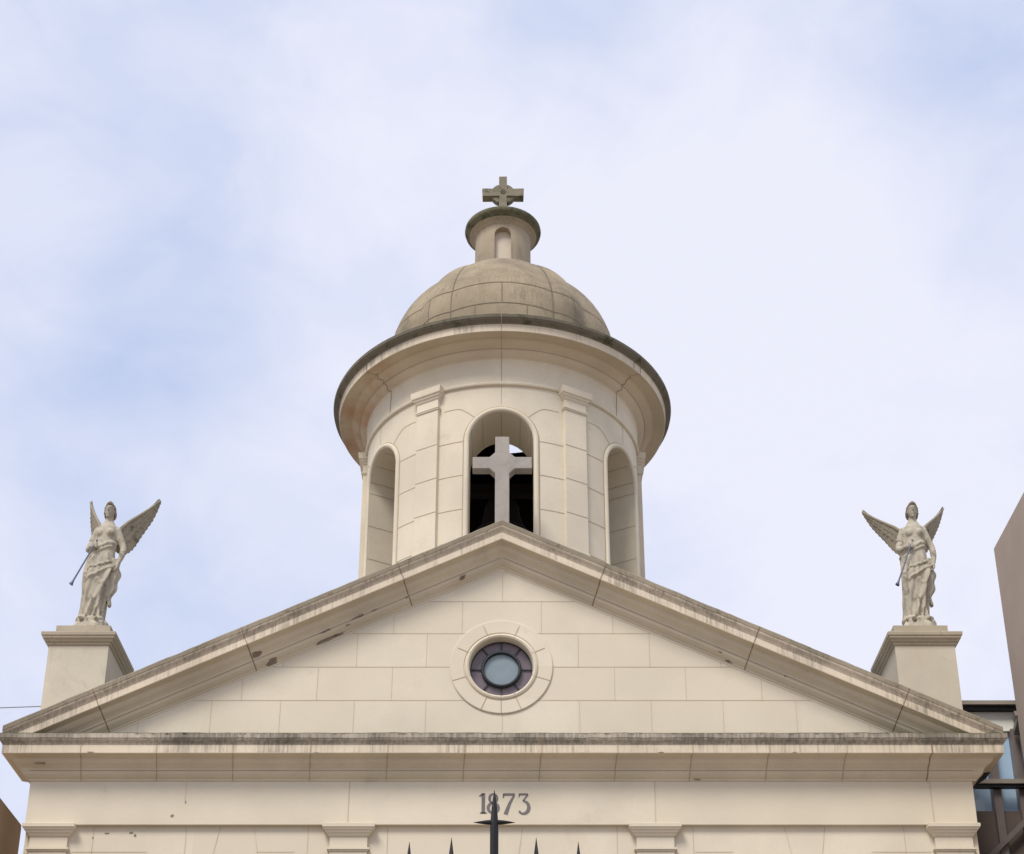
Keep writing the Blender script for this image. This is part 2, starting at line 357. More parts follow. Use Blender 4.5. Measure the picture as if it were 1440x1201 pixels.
for i, x in enumerate((-5.047, -4.139, -3.223, -2.298, -1.374, -0.449, 0.467, 1.375, 2.274, 3.191, 4.116, 5.134)):
    big = i == 11
    lower = [(x + .03 * (o / .3 - .5), -o, z) for o, z in PROF[1:15]]
    upper = [(x + .018, -o, z) for o, z in PROF[15:25]]
    nl = [(0, -0.7, -0.7)] * len(lower); nu = [(0, -1, 0)] * len(upper)
    c.rib(lower, 0.010 if not big else 0.014, nl, 5 if not big else 4, .005); c.rib(upper, 0.008 if not big else .018, nu, 5 if not big else 4, .006)
c.rib([(-HW, -.092, 9.066), (HW, -.092, 9.066)], 0.009, (0, -0.8, -0.6), 5)
for i, (x, z, a, b) in enumerate(((-5.53, 9.13, .075, .018), (2.36, 8.985, .05, .015), (-4.9, 9.22, .05, .01), (-2.2, 9.21, .04, .01), (1.9, 9.213, .06, .012), (3.5, 9.215, .05, .012))):
    yy = -.17 if i == 0 else -.022 if i == 1 else -.301
    patch(c, (x, yy, z), (a, b), (1, 0, 0), (0, -.5, .85) if i == 0 else (0, 0, 1), (0, -.8, -.6), 4, 40 + i, 0.006)
# broken top edge
for i in range(55):
    x = random.uniform(-4.4, 5.9); patch(c, (x, -.353, 9.437), (random.uniform(.01, .045), .007), (1, 0, 0), (0, 0, 1), (0, -1, 0), 4, 100 + i, .003, 7)
c.build('cornice', [M_corn, M_fascia, M_sooty, M_moss, M_crack, M_joint], church, 22)

# tympanum
SL = 0.477                               # slope of the gable
OC = (-0.005, 10.488)                     # centre of the round window
t = MB()
apex = 12.18
tri = [(-HW + .02, 9.44), (HW - .02, 9.44), (HW - .02, apex - SL * (HW - .02)), (0, apex), (-HW + .02, apex - SL * (HW - .02))]
t.prism([(x, 0, z) for x, z in tri], (0, 1.14, 0))
to = t.build('tympanum', [M_wall, M_faint], church)
cc = MB(); cc.prism([(x, -0.3, z) for x, z in arc(OC[0], OC[1], 0.41, 0, 2 * math.pi, 71)[:-1]], (0, 0.55, 0)); cut(to, cc.build('cutter', M_wall))
to.parent = None
j = MB()
zs = [9.584, 10.032, 10.488, 10.953, 11.407]
edge = lambda z: (11.86 - z) / SL - 0.02
def jh(z, x0, x1): j.rib([(x0, 0, z), (x1, 0, z)], 0.0075, (0, -1, 0), 0)
def jv(x, z0, z1): j.rib([(x, 0, z0), (x + .004, 0, z1)], 0.006, (0, -1, 0), 0)
RO = 0.634
for z in zs[1:]:
    e_ = edge(z); d = RO * RO - (z - OC[1]) ** 2
    if z == 10.953: jh(z, -e_, -0.44); jh(z, 0.44, e_)
    elif d > 0: q = math.sqrt(d); jh(z, -e_, -q); jh(z, q, e_)
    else: jh(z, -e_, e_)
for x in (-3.57, -2.724, -1.817, -0.936, 0.006, 0.956, 1.837, 2.718, 3.616, 4.5, -4.45):
    jv(x, 9.47, min(10.032, 11.845 - SL * abs(x)) if abs(x) > .3 else 9.86)
for x in (-3.209, -2.284, -1.36, 1.396, 2.276, 3.21): jv(x, 10.032, min(10.488, 11.845 - SL * abs(x)))
for x in (-2.724, -1.809, -0.938, 0.954, 1.843, 2.72): jv(x, 10.488, min(10.953, 11.845 - SL * abs(x)))
for x in (-1.361, -0.5, 0.496, 1.393): jv(x, 10.953, min(11.407, 11.845 - SL * abs(x)))
jv(0.006, 11.407, 11.83)
for sx in (-1, 1): j.rib([(sx * 0.02, 0, 11.845), (sx * 5.0, 0, 11.845 - SL * 4.98)], 0.007, (0, -1, 0), 0)
jo = j.build('tympanum_joints', [M_joint])
# merge the joint strips into the tympanum mesh
bm = bmesh.new(); bm.from_mesh(to.data)
tmp = jo.data.copy()
for p in tmp.polygons: p.material_index = 1
bm.from_mesh(tmp); bm.to_mesh(to.data); bm.free(); bpy.data.objects.remove(jo); bpy.data.meshes.remove(tmp)
to.parent = church

# round window with its stone surround
s = MB()
prof = [(.640, .004), (.640, -.016), (.632, -.022), (.470, -.022), (.462, -.010), (.452, -.016), (.446, -.034), (.424, -.044), (.404, -.032), (.394, .0), (.390, .05), (.388, .14), (.42, .145)]
n = 96; vs = []
for i in range(n):
    a = 2 * math.pi * i / n
    for r, y in prof: vs.append((OC[0] + r * math.cos(a), y, OC[1] + r * math.sin(a)))
kk = len(prof)
s.add(vs, [(i * kk + q, ((i + 1) % n) * kk + q, ((i + 1) % n) * kk + q + 1, i * kk + q + 1) for i in range(n) for q in range(kk - 1)], 0)
for a, r0, r1 in ((68, .42, .60), (112, .42, .60), (25, .42, .60), (155, .42, .60), (-18, .40, .636), (198, .40, .636), (-67, .40, .636), (247, .40, .636), (-90, .40, .636)):
    ca, sa = math.cos(R(a)), math.sin(R(a))
    s.rib([(OC[0] + r0 * ca, -.046, OC[1] + r0 * sa), (OC[0] + .455 * ca, -.024, OC[1] + .455 * sa), (OC[0] + .475 * ca, -.023, OC[1] + .475 * sa), (OC[0] + r1 * ca, -.023, OC[1] + r1 * sa)], 0.0085, (0, -1, 0))
win = MB()
def ring_xz(mb, r0, r1, y0, y1, mat=0, n=72):
    v = []
    for i in range(n):
        a = 2 * math.pi * i / n; ca, sa = math.cos(a), math.sin(a)
        v += [(OC[0] + r * ca, y, OC[1] + r * sa) for r, y in ((r0, y0), (r1, y0), (r1, y1), (r0, y1))]
    mb.add(v, [(i * 4 + q, ((i + 1) % n) * 4 + q, ((i + 1) % n) * 4 + (q + 1) % 4, i * 4 + (q + 1) % 4) for i in range(n) for q in range(4)], mat)
ring_xz(win, .213, .252, .060, .11)
ring_xz(win, .222, .240, .040, .06)
ring_xz(win, .378, .392, .085, .11)
for q in range(8):
    a = math.pi / 4 * q + (0 if q % 2 == 0 else (0.10 if q in (1, 5) else -0.10)); d = Vector((math.cos(a), 0, math.sin(a))); sd = Vector((-d.z, 0, d.x)) * .0075
    p0 = Vector((OC[0], .082, OC[1])) + d * .25; p1 = Vector((OC[0], .082, OC[1])) + d * .385
    win.prism([p0 - sd, p0 + sd, p1 + sd, p1 - sd], (0, .03, 0))
for i in range(40):                        # beading round the centre light
    a = 2 * math.pi * i / 40; win.ball((OC[0] + .246 * math.cos(a), .055, OC[1] + .246 * math.sin(a)), .010, 6, 4)
wo = win.build('round_window', [M_lead], church)
s.build('surround', [M_wall, M_joint], wo, 30)
gm = MB(); ring_xz(gm, .245, .391, .100, .112); gm.build('mauve_pane', [M_mauve], wo)['label'] = 'ring of mauve glass panes'
gb = MB()
gb.prism([(OC[0] + .218 * math.cos(2 * math.pi * i / 48), .088, OC[1] + .218 * math.sin(2 * math.pi * i / 48)) for i in range(48)], (0, .012, 0))
gb.build('centre_pane', [M_blue], wo)['label'] = 'round pale blue centre pane'

# the date on the frieze
nm = MB()
def stroke(pts, ws):                       # a painted stroke of changing width, slightly raised
    k = len(pts); L_, R_ = [], []
    for i, p in enumerate(pts):
        a = pts[max(i - 1, 0)]; b = pts[min(i + 1, k - 1)]; dx, dz = b[0] - a[0], b[1] - a[1]; q = math.hypot(dx, dz) or 1
        ww = (ws[i] if isinstance(ws, (list, tuple)) else ws) / 2 * 1.22
        L_.append((p[0] - dz / q * ww, p[1] + dx / q * ww)); R_.append((p[0] + dz / q * ww, p[1] - dx / q * ww))
    for i in range(k - 1):
        nm.prism([(u, 0.004, v) for u, v in (L_[i], L_[i + 1], R_[i + 1], R_[i])], (0, -.010, 0))
def ell(cx, cz, rx, rz, a0, a1, n=14): return [(cx + rx * math.cos(R(a0 + (a1 - a0) * i / n)), cz + rz * math.sin(R(a0 + (a1 - a0) * i / n))) for i in range(n + 1)]
NX, NZ, NH = -0.262, 8.552, 0.252
def at_(x, z): return (NX + x, NZ + z)
def glyph(x0, strokes):
    for pts, ws in strokes: stroke([at_(x0 + a, b) for a, b in pts], ws)
glyph(0.0, [([(.046, .0), (.046, NH)], .034), ([(.008, .004), (.088, .004)], .012), ([(.0, NH - .035), (.03, NH - .012), (.055, NH - .004)], .014)])
e8a = ell(.0, .188, .044, .058, 0, 360, 24); e8b = ell(.0, .068, .060, .064, 0, 360, 24)
glyph(.165, [(e8a, [.012 + .014 * abs(math.cos(R(15 * i))) for i in range(25)]), (e8b, [.013 + .018 * abs(math.cos(R(15 * i))) for i in range(25)])])
glyph(.285, [([(.0, NH - .012), (.136, NH - .012)], .022), ([(.005, NH - .01), (.0, NH - .055)], .012), ([(.132, NH - .02), (.075, .12), (.028, -.012)], [.016, .028, .040])])
glyph(.475, [([(.0, NH - .010), (.105, NH - .010)], .018), ([(.004, NH - .008), (.0, NH - .045)], .011), ([(.104, NH - .014), (.048, .158)], .014),
             (ell(.048, .075, .068, .080, 90, -120, 20), [.014 + .020 * math.sin(math.pi * i / 20) for i in range(21)]), ([(.014, .005), (.004, .018), (.012, .030)], .018)])
tag(nm.build('year_numerals', [M_num], church), 'dark painted date 1873')

# raking cornice (two slopes mitred at the apex)
RP = [(-.02, 11.842), (.010, 11.842), (.020, 11.862), (.046, 11.880), (.080, 11.912), (.094, 11.950), (.100, 11.958), (.106, 11.985), (.130, 12.010), (.165, 12.035), (.190, 12.065), (.195, 12.092), (.210, 12.100), (.286, 12.113), (.291, 12.113),
      (.294, 12.122), (.294, 12.205), (.298, 12.214), (.306, 12.232), (.328, 12.268), (.333, 12.280), (.333, 12.292), (.342, 12.300), (.345, 12.350), (.339, 12.362), (-.02, 12.385)]
RP = [(o, z + .042) for o, z in RP]
r = MB(); XE = 5.985
cols = [-XE, 0.0, XE]
for a in range(len(RP) - 1):
    for xa, xb in ((-XE, 0), (0, XE + .035)):
        vs = []
        for i in range(111):
            x = xa + (xb - xa) * i / 110; en_ = 0 if i in (0, 110) else 1
            for q in (a, a + 1): vs.append((x, -RP[q][0] - en_ * .5 * wob(x + 31, q, q > 20), RP[q][1] - SL * abs(x) + en_ * wob(x + 17, q, q > 20)))
        r.add(vs, [(2 * i, 2 * i + 2, 2 * i + 3, 2 * i + 1) for i in range(110)], 0 if a < 15 else 1 if a < 16 else 2 if a < 22 else 3)
for x in (-XE, XE + .035): r.add([(x, -o, z - SL * abs(x)) for o, z in RP], [tuple(range(len(RP)))], 0)
for x in (-4.906, -3.164, -1.258, 1.264, 3.135, 4.895):      # open joints square to the slope
    sg = 1 if x > 0 else -1
    off = lambda z: sg * (z - 12.24) * 0.34
    lower = [(x + off(z), -o, z - SL * abs(x + off(z))) for o, z in RP[1:15]]; upper = [(x + off(z), -o, z - SL * abs(x + off(z))) for o, z in RP[15:25]]
    r.rib(lower, .013, (0, -.7, -.7), 4, .004); r.rib(upper, .011, (0, -1, 0), 4, .004)
for x0, x1 in ((-XE, -.02), (.02, XE)):
    r.rib([(x0, -.098, 11.996 - SL * abs(x0)), (x1, -.098, 11.996 - SL * abs(x1))], .010, (0, -.85, -.5), 5)
# places where the render has broken off the moulding
def rp(x, i): o, z = RP[i]; return (x, -o, z - SL * abs(x))
ax = Vector((1, 0, SL)).normalized(); ay = Vector((0, -.72, .69))
for i, (x, p, a, b) in enumerate(((-3.03, 8, .075, .065), (-2.86, 2, .085, .075), (-2.22, 2, .20, .030), (-2.05, 2, .10, .022), (-2.20, 5, .10, .02), (-1.80, 6, .11, .022), (-1.60, 6, .06, .012), (-1.93, 4, .05, .012), (-0.50, 4, .055, .030), (2.83, 2, .06, .020), (2.72, 4, .03, .012), (-1.20, 5, .02, .02), (3.5, 5, .02, .012))):
    patch(r, rp(x, p), (a, b), ax if x < 0 else Vector((1, 0, -SL)).normalized(), ay, (0, -.7, -.7), 6, 300 + i, .007, 10)
rake = r.build('raking_cornice', [M_corn, M_fascia, M_rsooty, M_redge, M_crack, M_joint, M_chip], church, 22)

bm = bmesh.new(); bm.from_mesh(rake.data)
bmesh.ops.bisect_plane(bm, geom=bm.verts[:] + bm.edges[:] + bm.faces[:], plane_co=(0, 0, 9.43), plane_no=(0, 0, 1), clear_inner=True); bm.to_mesh(rake.data); bm.free()
# roof and nave behind the gable
f = MB()
for sg in (-1, 1):
    f.prism([(0, .02, 12.365), (sg * 5.95, .02, 12.365 - SL * 5.95), (sg * 5.95, .02, 12.265 - SL * 5.95), (0, .02, 12.265)], (0, 1.3, 0))
    f.prism([(0, 1.32, 12.2), (sg * 5.3, 1.32, 12.2 - SL * 5.3), (sg * 5.3, 1.32, 12.05 - SL * 5.3), (0, 1.32, 12.05)], (0, 20, 0))
f.build('roof', [M_roof], church)
nv = MB(); nv.box(-5.2, 5.2, 1.16, 21, 0, 9.45); nv.build('nave_wall', [M_wall], church)

# pedestals of the statues
for sg in (-1, 1):
    xc = sg * 5.335
    p = MB(); p.box(xc - .378, xc + .378, .15, 1.09, 9.3, 10.86)
    po = p.build('pedestal', [M_ped], church)
    cp = MB(); st = [(.0, 10.855), (.018, 10.868), (.022, 10.892), (.040, 10.900), (.052, 10.926), (.070, 10.938), (.074, 10.962), (.086, 10.972), (.090, 11.012), (.080, 11.022)]
    for (o0, z0), (o1, z1) in zip(st[:-1], st[1:]):
        vs = []
        for o, z in ((o0, z0), (o1, z1)): vs += [(xc - .38 - o, .148 - o, z), (xc + .38 + o, .148 - o, z), (xc + .38 + o, 1.092 + o, z), (xc - .38 - o, 1.092 + o, z)]
        cp.add(vs, [(0, 1, 5, 4), (1, 2, 6, 5), (2, 3, 7, 6), (3, 0, 4, 7), (0, 3, 2, 1), (4, 5, 6, 7)])
    cp.build('pedestal_cap', [M_pcap], po)
    sb = MB(); sb.box(xc - .345, xc + .345, .25, .97, 11.024, 11.195); sb.build('slab', [M_pcap], po)

# stone cross on the gable
g = MB()
hw, ax_, at0, at1, top, ch = .094, .394, 13.465, 13.645, 13.965, .075
pts = [(-hw, 12.2), (hw, 12.2), (hw, at0 - ch), (hw + ch, at0), (ax_, at0), (ax_, at1), (hw + ch, at1), (hw, at1 + ch), (hw, top), (-hw, top), (-hw, at1 + ch), (-hw - ch, at1), (-ax_, at1), (-ax_, at0), (-hw - ch, at0), (-hw, at0 - ch)]
g.prism([(x - .002, .12, z) for x, z in pts], (0, .15, 0))
go = g.build('gable_cross', [M_gcross], church)
bv = go.modifiers.new('b', 'BEVEL'); bv.width = .008; bv.segments = 2; bpy.context.view_layer.update(); bake(go)

# ------------------------------------------------------------------ bell tower
TX, TY = -0.02, 2.74
RD, RI = 2.03, 1.23
def tp(r, th, z): return (TX + r * math.sin(th), TY - r * math.cos(th), z)
def tn(th): return (math.sin(th), -math.cos(th), 0)
SP, AW = 14.32, .448                       # springing height and half width of the arches
d = MB(); d.lathe([(RI, 10.2), (RD, 10.2), (RD, 15.60), (RI, 15.60)], 180, (TX, TY), closed=True)
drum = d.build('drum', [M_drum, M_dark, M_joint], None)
cm = MB()
for q in range(6):
    th = R(60 * q); u = Vector((math.cos(th), math.sin(th), 0)); dr = Vector(tn(th))
    prof = [(-AW, 12.3), (AW, 12.3)] + [(AW * math.cos(R(a)), SP + AW * math.sin(R(a))) for a in range(0, 181, 10)]
    cm.prism([Vector((TX, TY, z)) + u * x + dr * .75 for x, z in prof], dr * 1.6)
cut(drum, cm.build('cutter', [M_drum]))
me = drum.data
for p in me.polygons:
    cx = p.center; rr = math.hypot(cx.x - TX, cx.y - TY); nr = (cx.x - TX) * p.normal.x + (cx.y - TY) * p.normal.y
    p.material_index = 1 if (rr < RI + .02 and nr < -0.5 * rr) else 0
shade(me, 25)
jd = MB()
def ring_rib(r, z, a0, a1, w=.0105, mat=0, n=None):
    n = n or max(2, int(abs(a1 - a0) / 2)); A = [R(a0 + (a1 - a0) * i / n) for i in range(n + 1)]
    jd.rib([tp(r, a, z) for a in A], w, [tn(a) for a in A], mat)
ROWS = [14.32, 13.775, 13.235, 12.70]
PW = math.degrees(.172 / RD)
for q in range(6):
    c0 = 60 * q
    ae = math.degrees(math.asin(.520 / RD))
    for z in ROWS:
        for sg in (-1, 1): ring_rib(RD, z, c0 + sg * ae, c0 + sg * (30 - PW))
    for sg in (-1, 1):                     # voussoir joint running out level to the pilaster
        P, Nn = [], []
        for x, z in ((.370, 14.690), (.46, 14.775), (.54, 14.838), (.60, 14.866), (.70, 14.868), (.80, 14.866), (.90, 14.864)):
            a = R(c0) + sg * math.asin(x / RD)
            if math.degrees(abs(a - R(c0))) > 30 - PW: continue
            P.append(tp(RD, a, z)); Nn.append(tn(a))
        jd.rib(P, .0105, Nn, 0)
    jd.rib([tp(RD, R(c0), 14.88), tp(RD, R(c0), 15.2)], .006, tn(R(c0)), 0)
    u = Vector((math.cos(R(c0)), math.sin(R(c0)), 0)); dr = Vector(tn(R(c0)))
    for a in (-68, -36, 0, 36, 68):        # joints on the underside of the arch
        x, z = AW * math.sin(R(a)), SP + AW * math.cos(R(a))
        jd.rib([Vector((TX, TY, z)) + u * x + dr * q_ for q_ in (1.25, 1.97)], .009, -(u * math.sin(R(a)) + Vector((0, 0, math.cos(R(a))))), 0)
    for z in ROWS:
        for sg in (-1, 1): jd.rib([Vector((TX, TY, z)) + u * sg * AW + dr * q_ for q_ in (1.25, 1.97)], .009, -u * sg, 0)
jdo = jd.build('joints', [M_joint])
bm = bmesh.new(); bm.from_mesh(drum.data); tmp = jdo.data.copy()
for p in tmp.polygons: p.material_index = 2
bm.from_mesh(tmp); bm.to_mesh(drum.data); bm.free(); bpy.data.objects.remove(jdo); bpy.data.meshes.remove(tmp)
drum.parent = church
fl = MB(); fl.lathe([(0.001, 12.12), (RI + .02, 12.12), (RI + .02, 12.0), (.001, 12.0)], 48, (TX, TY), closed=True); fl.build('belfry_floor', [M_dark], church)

# bead round each arch
for q in range(6):
    th0 = R(60 * q); b = MB()
    path2 = [(-.482, 12.0 + .2 * i) for i in range(12)] + [(.482 * -math.cos(R(a)), SP + .482 * math.sin(R(a))) for a in range(0, 181, 6)] + [(.482, 14.2 - .2 * i) for i in range(12)]
    P = []
    for x, z in path2:
        a = th0 + math.asin(x / RD); P.append((a, x, z))
    rings = []
    m = 7
    for i, (a, x, z) in enumerate(P):
        x0, z0 = P[max(i - 1, 0)][1:]; x1, z1 = P[min(i + 1, len(P) - 1)][1:]
        dx, dz = x1 - x0, z1 - z0; L_ = math.hypot(dx, dz); nx, nz = -dz / L_, dx / L_
        row = []
        for jx in range(m):
            ph = math.pi * jx / (m - 1); du = .036 * math.cos(ph); up = .034 * math.sin(ph) - .004
            xx, zz = x + nx * du, z + nz * du; aa = th0 + math.asin(xx / RD); row.append(tp(RD + up, aa, zz))
        rings.append(row)
    b.add([p for rw in rings for p in rw], [(i * m + jx, i * m + jx + 1, (i + 1) * m + jx + 1, (i + 1) * m + jx) for i in range(len(rings) - 1) for jx in range(m - 1)])
    ap = [(a, x, z) for a, x, z in P]
    out_ = []
    for i, (a, x, z) in enumerate(P):
        x0, z0 = P[max(i - 1, 0)][1:]; x1, z1 = P[min(i + 1, len(P) - 1)][1:]; dx, dz = x1 - x0, z1 - z0; L_ = math.hypot(dx, dz)
        xx, zz = x - dz / L_ * .043, z + dx / L_ * .043; aa = th0 + math.asin(xx / RD); out_.append((tp(RD, aa, zz), tn(aa)))
    b.rib([p for p, _ in out_], .010, [n_ for _, n_ in out_], 1)
    b.build('window_surround', [M_drum, M_joint], church, 60)

# pilasters of the drum
def rot_box(mb, th, r0, r1, h, z0, z1, mat=0, h1=None, r1b=None):
    u = Vector((math.cos(th), math.sin(th), 0)); dr = Vector(tn(th)); C = Vector((TX, TY, 0))
    h1 = h1 or h; r1b = r1b or r1
    vs = []
    for z, hh, ro in ((z0, h, r1), (z1, h1, r1b)):
        vs += [C + u * -hh + dr * ro + Vector((0, 0, z)), C + u * hh + dr * ro + Vector((0, 0, z)), C + u * hh + dr * r0 + Vector((0, 0, z)), C + u * -hh + dr * r0 + Vector((0, 0, z))]
    mb.add(vs, [(0, 3, 2, 1), (4, 5, 6, 7), (0, 1, 5, 4), (1, 2, 6, 5), (2, 3, 7, 6), (3, 0, 4, 7)], mat)
for q in range(6):
    th = R(30 + 60 * q); p = MB()
    rot_box(p, th, 1.9, 2.083, .172, 10.8, 14.93); rot_box(p, th, 1.9, 2.115, .200, 10.8, 12.60); rot_box(p, th, 1.9, 2.10, .185, 12.60, 12.66)
    u = Vector((math.cos(th), math.sin(th), 0)); dr = Vector(tn(th))
    for z in ROWS[:3]: p.rib([Vector((TX, TY, z)) + dr * 2.083 + u * -.172, Vector((TX, TY, z)) + dr * 2.083 + u * .172], .0105, dr)
    po = p.build('drum_pilaster', [M_drum, M_joint], church)
    cpt = MB()
    rot_box(cpt, th, 1.9, 2.098, .186, 14.905, 14.925); rot_box(cpt, th, 1.9, 2.106, .194, 14.925, 14.945); rot_box(cpt, th, 1.9, 2.086, .175, 14.945, 15.072)
    for (o0, z0), (o1, z1) in zip([(.0, 15.072), (.012, 15.085), (.016, 15.105), (.035, 15.120), (.040, 15.142), (.058, 15.155), (.062, 15.18)], [(.012, 15.085), (.016, 15.105), (.035, 15.120), (.040, 15.142), (.058, 15.155), (.062, 15.18), (.068, 15.252)]):
        rot_box(cpt, th, 1.9, 2.09 + o0, .178 + o0, z0, z1, 0, .178 + o1, 2.09 + o1)
    cpt.build('drum_capital', [M_drum], po)

# entablature of the drum
EP = [(1.98, 15.196), (2.050, 15.196), (2.066, 15.205), (2.072, 15.225), (2.066, 15.243), (2.050, 15.250), (2.050, 15.628), (2.062, 15.640), (2.095, 15.655), (2.140, 15.690), (2.165, 15.728), (2.172, 15.736), (2.180, 15.752), (2.215, 15.765), (2.262, 15.785), (2.290, 15.812), (2.296, 15.830), (2.310, 15.834),
      (2.462, 15.806), (2.474, 15.800), (2.480, 15.806), (2.484, 15.905), (2.492, 15.912), (2.505, 15.932), (2.545, 15.955), (2.556, 15.962), (2.558, 15.975), (2.570, 15.980), (2.578, 16.015), (2.570, 16.032), (1.60, 16.20), (RI + .02, 16.20), (RI + .02, 15.58), (1.98, 15.58)]
mats = [0] * len(EP)
for i in range(7, 19): mats[i] = 7
for i in range(20, 22): mats[i] = 1
for i in range(22, 28): mats[i] = 2
for i in range(28, 30): mats[i] = 3
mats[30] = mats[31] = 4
en = MB(); en.lathe(EP, 192, (TX, TY), mats=mats, closed=True)
for a in (0, -52, 54):
    pts = EP[5:20]; en.rib([tp(r_, R(a) + (0 if a == 0 else .012 * math.sin(i * 1.9)), z) for i, (r_, z) in enumerate(pts)], .011 if a else .008, [(tn(R(a))[0], tn(R(a))[1], -.6)] * len(pts), 6 if a else 5, .005)
    pts = EP[20:29]; en.rib([tp(r_, R(a), z) for r_, z in pts], .010, tn(R(a)), 6 if a else 5, .005)
A = [R(2 * i) for i in range(181)]
en.rib([tp(2.169, a, 15.732) for a in A], .010, [(tn(a)[0], tn(a)[1], -.5) for a in A], 5, .004)
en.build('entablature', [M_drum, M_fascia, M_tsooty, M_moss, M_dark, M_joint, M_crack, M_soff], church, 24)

# dome of six swelling lobes
DR, DZ = 1.695, 16.96
def lobe(t):                               # shallow swelling panels between the ribs
    d_ = abs((math.degrees(t) + 180) % 360 - 180); d_ = d_ if d_ <= 90 else 180 - d_
    if d_ <= 28: return .955 + .018 * math.cos(math.pi * d_ / 56)
    if d_ <= 51: return .955 - .012 * (d_ - 28) / 23 + .026 * math.sin(math.pi * (d_ - 28) / 23)
    return .943 + .098 * math.sin(math.pi * (d_ - 51) / 78)
def dome_prof(rs, zoff=0.0):
    P = [(rs, 15.95), (rs, 16.4), (rs, 16.8)]
    for a in range(0, 76, 5): P.append((rs * math.cos(R(a)), DZ + rs * math.sin(R(a)) - zoff))
    return P
n = 180
dm = MB()
po_, pi_ = dome_prof(DR), dome_prof(DR - .16)
prof = po_ + pi_[::-1]
vs = []; kk = len(prof)
for i in range(n):
    t = 2 * math.pi * i / n; lb = lobe(t)
    for (r_, z) in prof: vs.append((TX + r_ * lb * math.sin(t), TY - r_ * lb * math.cos(t), z if z < DZ else DZ + (z - DZ) * (lb * .5 + .5)))
mt = []
dm.v += vs
for i in range(n):
    jn = (i + 1) % n
    for a in range(kk):
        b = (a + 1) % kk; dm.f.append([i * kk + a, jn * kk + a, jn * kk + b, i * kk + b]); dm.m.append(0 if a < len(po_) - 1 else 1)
dome = dm.build('dome', [M_dome, M_dark, M_djoint_shade], None)
hc = MB(); hc.prism([(TX + .05, 3.6, 15.75), (TX + .62, 3.6, 15.75), (TX + .62, 3.6, 16.30), (TX + .05, 3.6, 16.30)], (0, 1.6, 0.9)); cut(dome, hc.build('cutter', [M_dark]))
shade(dome.data, 28)
dj = MB()
def dpt(a, ph, rs=DR):
    lb = lobe(a)
    if ph < 0: z = DZ + ph; r_ = rs * lb
    else: r_ = rs * math.cos(R(ph)) * lb; z = DZ + rs * math.sin(R(ph)) * (lb * .5 + .5)
    return tp(r_, a, z)
def dn(a, ph): c_ = math.cos(R(max(ph, 0))); return (math.sin(a) * c_, -math.cos(a) * c_, math.sin(R(max(ph, 0))))
A = [R(2.5 * i) for i in range(145)]
for ph in (-.02, 13.5): dj.rib([dpt(a, ph) for a in A], .012, [dn(a, ph) for a in A], 0, .006)
def meridian(a, p0, p1, w=.012, st=3):
    ps = [p0 + (p1 - p0) * i / st for i in range(st + 1)]; dj.rib([dpt(R(a), p) for p in ps], w, [dn(R(a), p) for p in ps], 0, .006)
for a_ in (0, 90, -90, 180): meridian(a_, 0, 13.5)
for a_ in (-14, 13, -42, 42, -70, 70, 110, -110): meridian(a_, -.25, -.02, .009, 1)
for a_ in (-42, 42, -75, 75): meridian(a_, 0, 13.5, .009)
for a_, w_ in ((28, .026), (-28, .014), (51, .012), (-51, .012), (129, .012), (-129, .012), (152, .012), (-152, .012)):  # dark lines between lobes; the widest paints in the shadow of the step
    meridian(a_, -.3, 0, w_, 1); meridian(a_, 0, 66 if w_ > .02 else 44, w_, 12)
djo = dj.build('joints', [M_joint])
bm = bmesh.new(); bm.from_mesh(dome.data); tmp = djo.data.copy()
for p in tmp.polygons: p.material_index = 2
bm.from_mesh(tmp); bm.to_mesh(dome.data); bm.free(); bpy.data.objects.remove(djo); bpy.data.meshes.remove(tmp)
dome.parent = church

# lantern on the dome
LR = .447
l = MB(); l.lathe([(.001, 18.2), (LR + .01, 18.2), (LR, 19.0), (LR, 19.52), (.001, 19.52)], 96, (TX, TY))
lant = l.build('lantern', [M_lant, M_niche, M_joint], None)
bm = bmesh.new(); bm.from_mesh(lant.data); bmesh.ops.remove_doubles(bm, verts=bm.verts, dist=.002); bm.to_mesh(lant.data); bm.free()
cm = MB()
for q in range(2):
    th = R(180 * q); u = Vector((math.cos(th), math.sin(th), 0)); dr = Vector(tn(th)); aw = .130
    prof = [(-aw, 18.3), (aw, 18.3)] + [(aw * math.cos(R(a)), 19.235 + aw * math.sin(R(a))) for a in range(0, 181, 12)]
    cm.prism([Vector((TX, TY, z)) + u * x + dr * .335 for x, z in prof], dr * .5)
cut(lant, cm.build('cutter', [M_niche]))
for p in lant.data.polygons:
    q = p.center; p.material_index = 1 if (abs(q.x - TX) < .14 and abs(abs(q.y - TY) - .335) < .01 and 18.3 < q.z < 19.45) else 0
shade(lant.data, 25)
bm = bmesh.new(); bm.from_mesh(lant.data); lj = MB()
lj.rib([tp(LR, 0, 19.36), tp(LR, 0, 19.53)], .010, tn(0), 2)
tmp = lj.build('j', [M_joint]); tm = tmp.data
bm.from_mesh(tm); bm.to_mesh(lant.data); bm.free(); bpy.data.objects.remove(tmp)
lant.parent = church
lr = MB()
LP = [(.30, 19.40), (LR + .004, 19.44), (.462, 19.452), (.478, 19.475), (.505, 19.492), (.540, 19.515), (.572, 19.552), (.588, 19.560), (.606, 19.578), (.617, 19.615), (.612, 19.645), (.560, 19.675), (.40, 19.73), (.22, 19.80), (.11, 19.92), (.001, 19.95)]
lr.lathe(LP, 96, (TX, TY), mats=[1] * 5 + [0] * 12)
lr.build('lantern_cornice', [M_lrim, M_lant], church, 40)
x = MB()
cz, hx = 20.398, .336
def arm(x0, x1, z0, z1, y0=-.09, y1=.09): x.box(TX + x0, TX + x1, TY + y0, TY + y1, z0, z1)
